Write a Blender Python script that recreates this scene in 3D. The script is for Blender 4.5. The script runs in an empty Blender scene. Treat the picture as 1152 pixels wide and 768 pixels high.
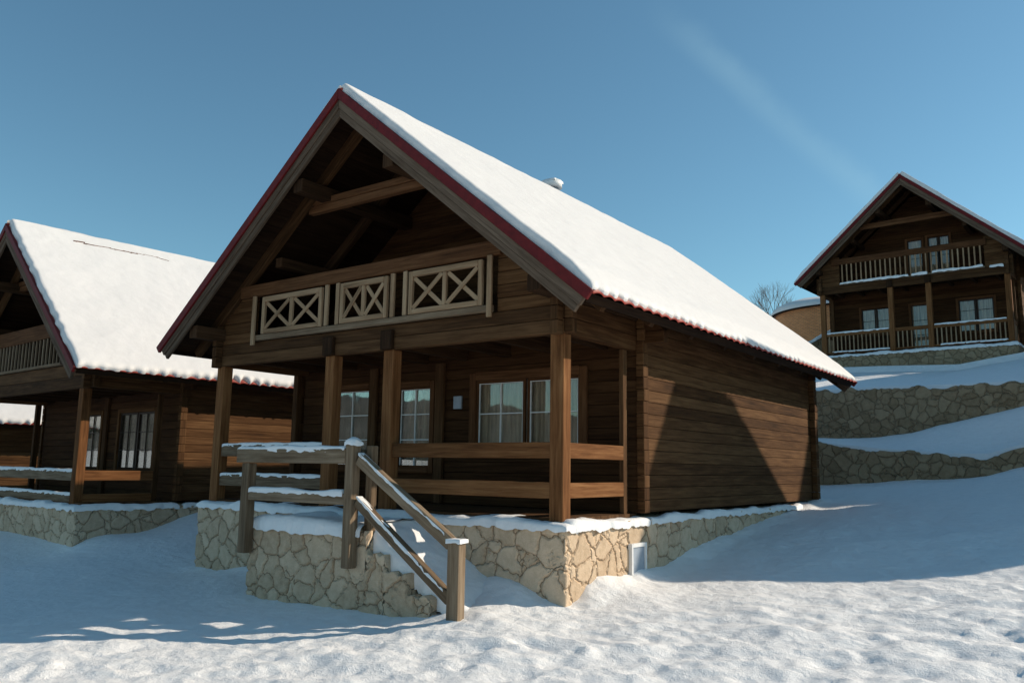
import bpy, math, random
import numpy as np
from mathutils import Vector, Matrix

random.seed(7)
sc = bpy.context.scene
col = sc.collection
R = math.radians

# ------------------------------------------------------------------ noise
def _hash(ix, iy, s):
    h = (ix.astype(np.int64) * 374761393 + iy.astype(np.int64) * 668265263 + s * 1274126177) & 0x7fffffff
    h = ((h ^ (h >> 13)) * 1274126177) & 0x7fffffff
    h = h ^ (h >> 16)
    return (h & 0xffff) / 65535.0
def noise2(x, y, s=0):
    """smooth value noise in -1..1"""
    x = np.asarray(x, float); y = np.asarray(y, float)
    ix = np.floor(x); iy = np.floor(y); fx = x - ix; fy = y - iy
    fx = fx * fx * fx * (fx * (fx * 6 - 15) + 10); fy = fy * fy * fy * (fy * (fy * 6 - 15) + 10)
    a = _hash(ix, iy, s); b = _hash(ix + 1, iy, s); c = _hash(ix, iy + 1, s); d = _hash(ix + 1, iy + 1, s)
    return ((a * (1 - fx) + b * fx) * (1 - fy) + (c * (1 - fx) + d * fx) * fy) * 2 - 1
def fbm(x, y, s=0, o=4):
    v = 0; a = .5
    for k in range(o):
        v = v + a * noise2(np.asarray(x) * 2 ** k + 17.3 * k, np.asarray(y) * 2 ** k - 9.1 * k, s + k); a *= .5
    return v

# ------------------------------------------------------------------ materials
def mat(name):
    m = bpy.data.materials.new(name); m.use_nodes = True
    nt = m.node_tree; nt.nodes.clear()
    out = nt.nodes.new('ShaderNodeOutputMaterial')
    return m, nt, out
def N(nt, t, **kw):
    n = nt.nodes.new(t)
    for k, v in kw.items():
        if k in n.inputs: n.inputs[k].default_value = v
        else: setattr(n, k, v)
    return n
def ramp(nt, fac, stops):
    r = N(nt, 'ShaderNodeValToRGB'); e = r.color_ramp.elements
    while len(e) < len(stops): e.new(.5)
    for i, (p, c) in enumerate(stops):
        e[i].position = p; e[i].color = (*c, 1) if len(c) == 3 else c
    nt.links.new(fac, r.inputs[0]); return r

def wood(name, c0, c1, c2, rough=.85, bump=.35, streak=.5, spec=.10):
    m, nt, out = mat(name); L = nt.links.new
    uv = N(nt, 'ShaderNodeUVMap')
    mp = N(nt, 'ShaderNodeMapping'); mp.inputs['Scale'].default_value = (1.3, 26, 1); L(uv.outputs[0], mp.inputs[0])
    n1 = N(nt, 'ShaderNodeTexNoise', Scale=1.0, Detail=6.0, Roughness=.62, Distortion=.6); L(mp.outputs[0], n1.inputs['Vector'])
    mp2 = N(nt, 'ShaderNodeMapping'); mp2.inputs['Scale'].default_value = (.8, 3.0, 1); L(uv.outputs[0], mp2.inputs[0])
    n2 = N(nt, 'ShaderNodeTexNoise', Scale=1.3, Detail=4.0, Roughness=.6); L(mp2.outputs[0], n2.inputs['Vector'])
    mp3 = N(nt, 'ShaderNodeMapping'); mp3.inputs['Scale'].default_value = (3.0, 110, 1); L(uv.outputs[0], mp3.inputs[0])
    n3 = N(nt, 'ShaderNodeTexNoise', Scale=1.0, Detail=3.0, Roughness=.6); L(mp3.outputs[0], n3.inputs['Vector'])
    at = N(nt, 'ShaderNodeAttribute', attribute_name='tint')
    a = N(nt, 'ShaderNodeMath', operation='MULTIPLY_ADD'); L(n2.outputs['Fac'], a.inputs[0]); a.inputs[1].default_value = .55
    L(n1.outputs['Fac'], a.inputs[2])
    b = N(nt, 'ShaderNodeMath', operation='MULTIPLY_ADD'); L(at.outputs['Fac'], b.inputs[0]); b.inputs[1].default_value = .24
    L(a.outputs[0], b.inputs[2])
    b2 = N(nt, 'ShaderNodeMath', operation='MULTIPLY_ADD'); L(n3.outputs['Fac'], b2.inputs[0]); b2.inputs[1].default_value = .25; L(b.outputs[0], b2.inputs[2])
    c = N(nt, 'ShaderNodeMath', operation='MULTIPLY_ADD'); L(b2.outputs[0], c.inputs[0]); c.inputs[1].default_value = 1.0; c.inputs[2].default_value = -.55
    rp = ramp(nt, c.outputs[0], [(.12, c0), (.42, c1), (.8, c2)])
    bs = N(nt, 'ShaderNodeBsdfPrincipled', Roughness=rough); bs.inputs['Specular IOR Level'].default_value = spec
    L(rp.outputs[0], bs.inputs['Base Color'])
    bp = N(nt, 'ShaderNodeBump', Strength=bump, Distance=.01); L(b2.outputs[0], bp.inputs['Height']); L(bp.outputs[0], bs.inputs['Normal'])
    L(bs.outputs[0], out.inputs[0]); return m

def stone(name, cols, mortar, scale=2.7, disp=.035):
    m, nt, out = mat(name); L = nt.links.new
    tc = N(nt, 'ShaderNodeTexCoord')
    wn = N(nt, 'ShaderNodeTexNoise', Scale=2.2, Detail=3.0); L(tc.outputs['Object'], wn.inputs['Vector'])
    sub = N(nt, 'ShaderNodeVectorMath', operation='SUBTRACT'); L(wn.outputs['Color'], sub.inputs[0]); sub.inputs[1].default_value = (.5, .5, .5)
    scl = N(nt, 'ShaderNodeVectorMath', operation='SCALE'); L(sub.outputs[0], scl.inputs[0]); scl.inputs['Scale'].default_value = .30
    wn2 = N(nt, 'ShaderNodeTexNoise', Scale=13.0, Detail=2.0); L(tc.outputs['Object'], wn2.inputs['Vector'])
    sub2 = N(nt, 'ShaderNodeVectorMath', operation='SUBTRACT'); L(wn2.outputs['Color'], sub2.inputs[0]); sub2.inputs[1].default_value = (.5, .5, .5)
    scl2 = N(nt, 'ShaderNodeVectorMath', operation='SCALE'); L(sub2.outputs[0], scl2.inputs[0]); scl2.inputs['Scale'].default_value = .06
    add = N(nt, 'ShaderNodeVectorMath', operation='ADD'); L(tc.outputs['Object'], add.inputs[0]); L(scl.outputs[0], add.inputs[1])
    add2 = N(nt, 'ShaderNodeVectorMath', operation='ADD'); L(add.outputs[0], add2.inputs[0]); L(scl2.outputs[0], add2.inputs[1])
    v1 = N(nt, 'ShaderNodeTexVoronoi', feature='F1', Scale=scale); L(add2.outputs[0], v1.inputs['Vector'])
    v2 = N(nt, 'ShaderNodeTexVoronoi', feature='DISTANCE_TO_EDGE', Scale=scale); L(add2.outputs[0], v2.inputs['Vector'])
    for v in (v1, v2): v.inputs['Randomness'].default_value = .95
    sep = N(nt, 'ShaderNodeSeparateColor'); L(v1.outputs['Color'], sep.inputs[0])
    g = N(nt, 'ShaderNodeTexNoise', Scale=9.0, Detail=8.0, Roughness=.68); L(tc.outputs['Object'], g.inputs['Vector'])
    f = N(nt, 'ShaderNodeTexNoise', Scale=60.0, Detail=4.0, Roughness=.7); L(tc.outputs['Object'], f.inputs['Vector'])
    s1 = N(nt, 'ShaderNodeMath', operation='MULTIPLY_ADD'); L(g.outputs['Fac'], s1.inputs[0]); s1.inputs[1].default_value = .95
    s0 = N(nt, 'ShaderNodeMath', operation='MULTIPLY_ADD'); L(sep.outputs[0], s0.inputs[0]); s0.inputs[1].default_value = .34; s0.inputs[2].default_value = -.28
    L(s0.outputs[0], s1.inputs[2])
    s2 = N(nt, 'ShaderNodeMath', operation='MULTIPLY_ADD'); L(f.outputs['Fac'], s2.inputs[0]); s2.inputs[1].default_value = .5; L(s1.outputs[0], s2.inputs[2])
    rp = ramp(nt, s2.outputs[0], [(.1, cols[0]), (.42, cols[1]), (.85, cols[2])])
    edge = N(nt, 'ShaderNodeMapRange', interpolation_type='SMOOTHSTEP'); L(v2.outputs['Distance'], edge.inputs[0])
    edge.inputs[1].default_value = .003; edge.inputs[2].default_value = .026
    mx = N(nt, 'ShaderNodeMix', data_type='RGBA'); L(edge.outputs[0], mx.inputs[0]); mx.inputs[6].default_value = (*mortar, 1); L(rp.outputs[0], mx.inputs[7])
    bs = N(nt, 'ShaderNodeBsdfPrincipled', Roughness=.92); bs.inputs['Specular IOR Level'].default_value = .15
    L(mx.outputs[2], bs.inputs['Base Color'])
    h1 = N(nt, 'ShaderNodeMapRange', interpolation_type='SMOOTHSTEP'); L(v2.outputs['Distance'], h1.inputs[0])
    h1.inputs[1].default_value = .0; h1.inputs[2].default_value = .09
    h2 = N(nt, 'ShaderNodeMath', operation='MULTIPLY_ADD'); L(g.outputs['Fac'], h2.inputs[0]); h2.inputs[1].default_value = .55; L(h1.outputs[0], h2.inputs[2])
    h3 = N(nt, 'ShaderNodeMath', operation='MULTIPLY_ADD'); L(f.outputs['Fac'], h3.inputs[0]); h3.inputs[1].default_value = .22; L(h2.outputs[0], h3.inputs[2])
    dp = N(nt, 'ShaderNodeDisplacement', Midlevel=.9, Scale=disp); L(h3.outputs[0], dp.inputs['Height'])
    L(dp.outputs[0], out.inputs['Displacement']); L(bs.outputs[0], out.inputs[0])
    m.displacement_method = 'BOTH'
    return m

def snow(name, bump=.5, sc1=9.0, dist=.05, tintv=(.86, .865, .875), fine=.35):
    m, nt, out = mat(name); L = nt.links.new
    tc = N(nt, 'ShaderNodeTexCoord')
    a = N(nt, 'ShaderNodeTexNoise', Scale=sc1, Detail=5.0, Roughness=.55); L(tc.outputs['Object'], a.inputs['Vector'])
    b = N(nt, 'ShaderNodeTexNoise', Scale=70.0, Detail=4.0, Roughness=.7); L(tc.outputs['Object'], b.inputs['Vector'])
    s = N(nt, 'ShaderNodeMath', operation='MULTIPLY_ADD'); L(b.outputs['Fac'], s.inputs[0]); s.inputs[1].default_value = fine; L(a.outputs['Fac'], s.inputs[2])
    bp = N(nt, 'ShaderNodeBump', Strength=bump, Distance=dist); L(s.outputs[0], bp.inputs['Height'])
    rp = ramp(nt, s.outputs[0], [(.3, tuple(x * .93 for x in tintv)), (.75, tintv)])
    bs = N(nt, 'ShaderNodeBsdfPrincipled', Roughness=.65); bs.inputs['Specular IOR Level'].default_value = .25
    L(rp.outputs[0], bs.inputs['Base Color']); L(bp.outputs[0], bs.inputs['Normal']); L(bs.outputs[0], out.inputs[0])
    return m

def plain(name, c, rough=.6, metal=0., var=.25, nscale=14.0, bump=.15):
    m, nt, out = mat(name); L = nt.links.new
    tc = N(nt, 'ShaderNodeTexCoord')
    a = N(nt, 'ShaderNodeTexNoise', Scale=nscale, Detail=6.0, Roughness=.65); L(tc.outputs['Object'], a.inputs['Vector'])
    rp = ramp(nt, a.outputs['Fac'], [(.3, tuple(x * (1 - var) for x in c)), (.7, tuple(min(1, x * (1 + var)) for x in c))])
    bs = N(nt, 'ShaderNodeBsdfPrincipled', Roughness=rough, Metallic=metal); bs.inputs['Specular IOR Level'].default_value = .2
    L(rp.outputs[0], bs.inputs['Base Color'])
    bp = N(nt, 'ShaderNodeBump', Strength=bump, Distance=.01); L(a.outputs['Fac'], bp.inputs['Height']); L(bp.outputs[0], bs.inputs['Normal'])
    L(bs.outputs[0], out.inputs[0]); return m

M = {}
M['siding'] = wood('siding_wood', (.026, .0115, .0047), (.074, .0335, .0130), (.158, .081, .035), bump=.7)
M['beam'] = wood('beam_wood', (.020, .0095, .0042), (.066, .0315, .0132), (.138, .072, .033), bump=.45)
M['post'] = wood('post_wood', (.055, .021, .0074), (.155, .064, .0235), (.29, .139, .057), bump=.4)
M['trim'] = wood('trim_wood', (.036, .0145, .006), (.095, .041, .017), (.17, .081, .037), bump=.3)
M['siding_shaded'] = wood('shaded_siding_wood', (.013, .0054, .0022), (.042, .0178, .0068), (.085, .040, .016), bump=.5)  # same siding, darkened: shade of porch and gable recess put into the colour
M['beam_dark'] = wood('shaded_rafter_wood', (.012, .006, .003), (.038, .019, .009), (.08, .042, .021), bump=.4)  # beam wood with the gable recess's shade painted into its tone
M['grey'] = wood('weathered_wood', (.06, .038, .023), (.16, .109, .068), (.31, .232, .157), bump=.55)
M['barge'] = wood('barge_wood', (.036, .023, .0145), (.092, .062, .042), (.18, .13, .092), bump=.55)
M['lattice'] = wood('lattice_wood', (.13, .077, .042), (.285, .185, .108), (.43, .30, .185), bump=.4)
M['deck'] = wood('roof_deck_wood', (.007, .0034, .0018), (.020, .0098, .0048), (.038, .020, .010), bump=.3)  # near-black tone carries the shade under the gable roof
M['stone'] = stone('field_stone', [(.235, .162, .104), (.475, .345, .228), (.68, .52, .365)], (.25, .17, .103), 3.3, .028)
M['stone_old'] = stone('retaining_stone', [(.13, .087, .050), (.25, .178, .106), (.38, .285, .18)], (.185, .132, .080), 3.8)
M['snow'] = snow('snow', .45, 8.0, .04, (.87, .86, .85))
M['snow_roof'] = snow('roof_snow', .25, 5.0, .05, (.705, .685, .665))
M['snow_ground'] = snow('ground_snow', .55, 7.0, .07, (.92, .905, .89), .3)
M['red'] = plain('red_metal', (.115, .0095, .0095), .6, 0., .3, 9.0, .08)
M['tile'] = plain('red_tile', (.30, .050, .035), .5, 0., .35, 12.0, .1)
M['steel'] = plain('chimney_steel', (.55, .55, .55), .35, .9, .15)
M['dark'] = plain('dark_interior', (.02, .016, .013), .9)
M['white'] = plain('white_paint', (.74, .73, .71), .5, 0., .06)
M['vent'] = plain('vent_grey', (.33, .37, .42), .5, 0., .12)
M['sash'] = plain('sash_brown', (.035, .02, .013), .5, 0., .2)
M['bark'] = plain('bark', (.10, .075, .058), .9, 0., .3, 30.0)

def curtain_mat():
    m, nt, out = mat('curtain_cloth'); L = nt.links.new
    uv = N(nt, 'ShaderNodeUVMap')
    mp = N(nt, 'ShaderNodeMapping'); mp.inputs['Scale'].default_value = (1.2, 17, 1); L(uv.outputs[0], mp.inputs[0])
    a = N(nt, 'ShaderNodeTexNoise', Scale=1.0, Detail=3.0); L(mp.outputs[0], a.inputs['Vector'])
    rp = ramp(nt, a.outputs['Fac'], [(.3, (.33, .275, .225)), (.7, (.74, .64, .53))])
    bs = N(nt, 'ShaderNodeBsdfPrincipled', Roughness=.9); L(rp.outputs[0], bs.inputs['Base Color'])
    bp = N(nt, 'ShaderNodeBump', Strength=.8, Distance=.03); L(a.outputs['Fac'], bp.inputs['Height']); L(bp.outputs[0], bs.inputs['Normal'])
    L(bs.outputs[0], out.inputs[0]); return m
M['curtain'] = curtain_mat()
def glass_mat():
    m, nt, out = mat('window_glass'); L = nt.links.new
    tc = N(nt, 'ShaderNodeTexCoord')
    a = N(nt, 'ShaderNodeTexNoise', Scale=1.6, Detail=2.0); L(tc.outputs['Object'], a.inputs['Vector'])
    bp = N(nt, 'ShaderNodeBump', Strength=.05, Distance=.03); L(a.outputs['Fac'], bp.inputs['Height'])
    gl = N(nt, 'ShaderNodeBsdfGlossy', Roughness=.02); gl.inputs['Color'].default_value = (.9, .93, .95, 1); L(bp.outputs[0], gl.inputs['Normal'])
    tr = N(nt, 'ShaderNodeBsdfTransparent'); tr.inputs['Color'].default_value = (.88, .86, .82, 1)
    fr = N(nt, 'ShaderNodeFresnel', IOR=1.45); L(bp.outputs[0], fr.inputs['Normal'])
    ad = N(nt, 'ShaderNodeMath', operation='MULTIPLY_ADD', use_clamp=True); L(fr.outputs[0], ad.inputs[0]); ad.inputs[1].default_value = .75; ad.inputs[2].default_value = .025
    mx = N(nt, 'ShaderNodeMixShader'); L(ad.outputs[0], mx.inputs[0]); L(tr.outputs[0], mx.inputs[1]); L(gl.outputs[0], mx.inputs[2])
    L(mx.outputs[0], out.inputs[0]); return m
M['glass'] = glass_mat()
def brick_mat():
    m, nt, out = mat('orange_brick'); L = nt.links.new
    uv = N(nt, 'ShaderNodeUVMap')
    b = N(nt, 'ShaderNodeTexBrick', Scale=1.0); L(uv.outputs[0], b.inputs['Vector'])
    b.inputs['Color1'].default_value = (.74, .31, .115, 1); b.inputs['Color2'].default_value = (.60, .235, .085, 1); b.inputs['Mortar'].default_value = (.22, .13, .08, 1)
    b.inputs['Brick Width'].default_value = .22; b.inputs['Row Height'].default_value = .075; b.inputs['Mortar Size'].default_value = .008
    bs = N(nt, 'ShaderNodeBsdfPrincipled', Roughness=.9); L(b.outputs['Color'], bs.inputs['Base Color'])
    bp = N(nt, 'ShaderNodeBump', Strength=.5, Distance=.02, invert=True); L(b.outputs['Fac'], bp.inputs['Height']); L(bp.outputs[0], bs.inputs['Normal'])
    L(bs.outputs[0], out.inputs[0]); return m
M['brick'] = brick_mat()

# ------------------------------------------------------------------ mesh builder
class MB:
    def __init__(s): s.v = []; s.f = []; s.uv = []; s.t = []; s.sm = []
    def face(s, idx, uvs, t, smooth=False):
        s.f.append(idx); s.uv.extend(uvs); s.t.extend([t] * len(idx)); s.sm.append(smooth)
    def hexa(s, p, uax, vax, wax, t=None):
        """p: 8 corners, (u-,v-,w-),(u+,v-,w-),(u+,v+,w-),(u-,v+,w-) then the same at w+; grain along u"""
        t = random.random() if t is None else t
        o = random.random() * 40; o2 = random.random() * 40
        b = len(s.v); s.v.extend([tuple(q) for q in p])
        U = Vector(uax); V = Vector(vax); W = Vector(wax)
        def uvs(ix, ax):
            return [(Vector(p[i]).dot(U) + o, Vector(p[i]).dot(ax) + o2) for i in ix]
        for ix, ax in (((3, 2, 1, 0), V), ((4, 5, 6, 7), V), ((0, 1, 5, 4), W), ((2, 3, 7, 6), W)):
            s.face([b + i for i in ix], uvs(ix, ax), t)
        for ix in ((1, 2, 6, 5), (3, 0, 4, 7)):
            s.face([b + i for i in ix], [(Vector(p[i]).dot(V) * .35 + o, Vector(p[i]).dot(W) + o2) for i in ix], t)
    def bar(s, p0, p1, w, h, up=(0, 0, 1), t=None):
        """beam along p0-p1, w across, h along up"""
        p0 = Vector(p0); p1 = Vector(p1); d = (p1 - p0).normalized(); up = Vector(up)
        sd = d.cross(up).normalized(); u2 = sd.cross(d).normalized()
        a = sd * (w / 2); c = u2 * (h / 2)
        # u = d, v = -? keep right handed: d x up' = sd  -> (d, u2, sd)... corners
        P = [p0 - c - a, p1 - c - a, p1 + c - a, p0 + c - a, p0 - c + a, p1 - c + a, p1 + c + a, p0 + c + a]
        s.hexa(P, d, u2, sd, t)
    def box(s, x0, x1, y0, y1, z0, z1, ax=None, t=None):
        dx, dy, dz = x1 - x0, y1 - y0, z1 - z0
        if ax is None: ax = 'xyz'[[dx, dy, dz].index(max(dx, dy, dz))]
        cx, cy, cz = (x0 + x1) / 2, (y0 + y1) / 2, (z0 + z1) / 2
        if ax == 'x': s.bar((x0, cy, cz), (x1, cy, cz), dy, dz, (0, 0, 1), t)
        elif ax == 'y': s.bar((cx, y0, cz), (cx, y1, cz), dx, dz, (0, 0, 1), t)
        else: s.bar((cx, cy, z0), (cx, cy, z1), dx, dy, (0, 1, 0), t)
    def tube(s, p0, p1, r0, r1, n=6, cap=True):
        p0 = Vector(p0); p1 = Vector(p1); d = (p1 - p0).normalized()
        a = d.orthogonal().normalized(); c = d.cross(a); b = len(s.v); t = random.random()
        for p, r in ((p0, r0), (p1, r1)):
            for k in range(n):
                q = p + a * (r * math.cos(2 * math.pi * k / n)) + c * (r * math.sin(2 * math.pi * k / n)); s.v.append(tuple(q))
        l = (p1 - p0).length
        for k in range(n):
            k2 = (k + 1) % n
            s.face([b + k, b + k2, b + n + k2, b + n + k], [(0, k / n), (0, (k + 1) / n), (l, (k + 1) / n), (l, k / n)], t, True)
        if cap:
            s.face([b + k for k in range(n)][::-1], [(0, 0)] * n, t); s.face([b + n + k for k in range(n)], [(0, 0)] * n, t)
    def build(s, name, m, parent=None, bevel=0., seg=1):
        me = bpy.data.meshes.new(name); me.from_pydata(s.v, [], s.f); 
        uvl = me.uv_layers.new(name='UVMap'); uvl.data.foreach_set('uv', np.array(s.uv, float).ravel())
        at = me.attributes.new('tint', 'FLOAT', 'CORNER'); at.data.foreach_set('value', np.array(s.t, float))
        me.polygons.foreach_set('use_smooth', np.array(s.sm, bool))
        me.materials.append(m); me.update()
        o = bpy.data.objects.new(name, me); col.objects.link(o)
        if parent: o.parent = parent
        if bevel:
            b = o.modifiers.new('edges', 'BEVEL'); b.width = bevel; b.segments = seg; b.limit_method = 'ANGLE'; b.angle_limit = R(40)
        return o

def grid_obj(name, X, Y, Z, m, parent=None, smooth=True, flip=False, uv=None):
    """X,Y,Z 2-D arrays -> one sheet"""
    n, k = X.shape
    V = np.stack([X, Y, Z], -1).reshape(-1, 3)
    i = np.arange(n * k).reshape(n, k)
    F = np.stack([i[:-1, :-1], i[1:, :-1], i[1:, 1:], i[:-1, 1:]], -1).reshape(-1, 4)
    if flip: F = F[:, ::-1]
    me = bpy.data.meshes.new(name)
    me.vertices.add(len(V)); me.vertices.foreach_set('co', V.ravel())
    me.loops.add(F.size); me.loops.foreach_set('vertex_index', F.ravel().astype(np.int32))
    me.polygons.add(len(F)); me.polygons.foreach_set('loop_start', np.arange(0, F.size, 4, dtype=np.int32))
    me.polygons.foreach_set('use_smooth', np.full(len(F), smooth))
    me.update(calc_edges=True); me.validate()
    if uv is not None:
        l = me.uv_layers.new(name='UVMap'); U = np.stack(uv, -1).reshape(-1, 2)[F.ravel()]; l.data.foreach_set('uv', U.ravel())
    me.materials.append(m)
    o = bpy.data.objects.new(name, me); col.objects.link(o)
    if parent: o.parent = parent
    return o

def empty(name, label, cat, loc=(0, 0, 0), rz=0., group=None):
    o = bpy.data.objects.new(name, None); col.objects.link(o); o.empty_display_size = .3
    o.location = loc; o.rotation_euler = (0, 0, rz); o['label'] = label; o['category'] = cat
    if group: o['group'] = group
    return o
def copy_tree(o, parent=None):
    c = o.copy(); col.objects.link(c)
    if parent: c.parent = parent
    for ch in list(o.children): copy_tree(ch, c)
    return c

def axis_pts(a, b, res, r=None):
    n = max(3, int(round((b - a) / res)) + 1)
    p = np.linspace(a, b, n)
    if r:      # extra points near both ends so the rounded rim is smooth
        e = np.array([.0, .04, .15, .35, .7]) * r
        p = np.concatenate([a + e, p[(p > a + r) & (p < b - r)], b - e[::-1]])
    return p
def snow_sheet(name, a0, a1, b0, b1, base, H, res, seed, parent, m=None, r=.08, jit=.03, lump=.5, lsc=3.0, fmap=None, drop=.03, rim=(1, 1, 1, 1), res2=None, rb=None):
    """snow layer over a rectangle: rounded uneven rim, lumpy top. base(a,b) height or number; rim: which sides (a0,a1,b0,b1) are rounded"""
    r = min(r, (a1 - a0) * .49, (b1 - b0) * .49)
    A = axis_pts(a0, a1, res, r); rb = rb or r; B = axis_pts(b0, b1, res2 or res, rb)
    a, b = np.meshgrid(A, B, indexing='ij')
    big = 1e9
    ea = np.minimum((a - a0) if rim[0] else big, (a1 - a) if rim[1] else big)
    eb = np.minimum((b - b0) if rim[2] else big, (b1 - b) if rim[3] else big)
    def rnd(e, r=r): t = np.clip(e / r, 0, 1); return np.sqrt(np.maximum(0, 1 - (1 - t) ** 2))
    edge = rnd(ea) * rnd(eb, rb)
    nz = fbm(a * lsc + seed * 3.7, b * lsc - seed * 1.9, seed, 4)
    h = H * edge * (1 + lump * nz)
    # wander of the outline
    ja = fbm(b * 5 + seed, b * 0 + seed * 2.3, seed + 5, 4) * jit * 2.2; jb = fbm(a * 5 - seed, a * 0 + seed * 1.3, seed + 9, 4) * jit * 2.2
    wa = np.clip(1 - np.minimum(a - a0, a1 - a) / (3 * r), 0, 1); wb = np.clip(1 - np.minimum(b - b0, b1 - b) / (3 * rb), 0, 1)
    sa = np.where(a - a0 < a1 - a, rim[0], rim[1]); sb = np.where(b - b0 < b1 - b, rim[2], rim[3])
    a2 = a + ja * wa * sa; b2 = b + jb * wb * sb
    h = np.where(edge < 1e-6, -drop * (1 + 1.1 * fbm(a * 9 + seed, b * 9 - seed, seed + 13, 3)), h)
    if fmap: X, Y, Z = fmap(a2, b2, h)
    else:
        z0 = base(a2, b2) if callable(base) else base
        X, Y, Z = a2, b2, z0 + h
    return grid_obj(name, X, Y, Z, m or M['snow'], parent)

def stone_block(name, x0, x1, y0, y1, zb, top, m, parent=None, res=.035, capres=None):
    """stone box with dense faces so that the masonry relief shows; top(x,y) height or number"""
    nx = max(2, int((x1 - x0) / res)); ny = max(2, int((y1 - y0) / res))
    xs = np.linspace(x0, x1, nx + 1); ys = np.linspace(y0, y1, ny + 1)
    per = [(x, y0) for x in xs[:-1]] + [(x1, y) for y in ys[:-1]] + [(x, y1) for x in xs[::-1][:-1]] + [(x0, y) for y in ys[::-1][:-1]]
    per = np.array(per); n = len(per)
    tp = np.array([top(x, y) if callable(top) else top for x, y in per])
    rows = max(3, int((tp.max() - zb) / res))
    T = np.linspace(0, 1, rows + 1)
    Zt = zb + (tp[:, None] - zb) * T[None, :]
    V = np.concatenate([np.repeat(per[:, None, :], rows + 1, 1), Zt[:, :, None]], -1).reshape(-1, 3)
    i = np.arange(n * (rows + 1)).reshape(n, rows + 1); j = np.roll(i, -1, 0)
    F = np.stack([i[:, :-1], j[:, :-1], j[:, 1:], i[:, 1:]], -1).reshape(-1, 4)
    cap = []
    for k in range(nx):      # strips from front to back
        f0, f1 = i[k, -1], i[k + 1, -1]
        b0_, b1_ = i[(2 * nx + ny - k) % n, -1], i[(2 * nx + ny - k - 1) % n, -1]
        cap.append([f0, f1, b1_, b0_])
    F = np.concatenate([F, np.array(cap)])
    me = bpy.data.meshes.new(name); me.vertices.add(len(V)); me.vertices.foreach_set('co', V.ravel())
    me.loops.add(F.size); me.loops.foreach_set('vertex_index', F.ravel().astype(np.int32))
    me.polygons.add(len(F)); me.polygons.foreach_set('loop_start', np.arange(0, F.size, 4, dtype=np.int32))
    me.polygons.foreach_set('use_smooth', np.full(len(F), True)); me.update(calc_edges=True); me.validate()
    me.materials.append(m); o = bpy.data.objects.new(name, me); col.objects.link(o)
    if parent: o.parent = parent
    return o

# ------------------------------------------------------------------ cabin kit (local frame: front facade along X at Y=0, depth +Y, floor z=0)
def boards_x(mb, xa, xb, y0, y1, z0, z1, bh=.165, clip=None, holes=(), jit=.004):
    """rows of boards running along X. clip(z)->(xmin,xmax)"""
    n = max(1, round((z1 - z0) / bh)); h = (z1 - z0) / n
    for k in range(n):
        za, zb = z0 + k * h, z0 + (k + 1) * h; zc = (za + zb) / 2
        spans = [(xa, xb)]
        for (hx0, hx1, hz0, hz1) in holes:
            if hz0 < zc < hz1:
                ns = []
                for a, b in spans:
                    if hx0 > a: ns.append((a, min(b, hx0)))
                    if hx1 < b: ns.append((max(a, hx1), b))
                    if hx0 >= b or hx1 <= a: pass
                spans = [q for q in ns if q[1] - q[0] > .01]
        o = random.uniform(-jit, jit)
        for a, b in spans:
            al, bl, au, bu = a, b, a, b
            if clip:
                l0, r0 = clip(za); l1, r1 = clip(zb - .004)
                al, bl, au, bu = max(a, l0), min(b, r0), max(a, l1), min(b, r1)
                if bu - au < .03 or bl - al < .05: continue
            g = .002
            P = [(al, y0 + o, za + g), (bl, y0 + o, za + g), (bu, y0 + o, zb - g), (au, y0 + o, zb - g),
                 (al, y1, za + g), (bl, y1, za + g), (bu, y1, zb - g), (au, y1, zb - g)]
            # order so that (u,v,w) is right handed: u=x, v=z, w=-y -> swap front/back
            P = P[4:] + P[:4]
            mb.hexa(P, (1, 0, 0), (0, 0, 1), (0, -1, 0))
def boards_y(mb, x0, x1, ya, yb, z0, z1, bh=.165, jit=.004):
    n = max(1, round((z1 - z0) / bh)); h = (z1 - z0) / n
    for k in range(n):
        o = random.uniform(-jit, jit); o2 = random.uniform(-jit, jit)
        mb.box(x0 + o2, x1 + o, ya, yb, z0 + k * h + .002, z0 + (k + 1) * h - .002, 'y')

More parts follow.
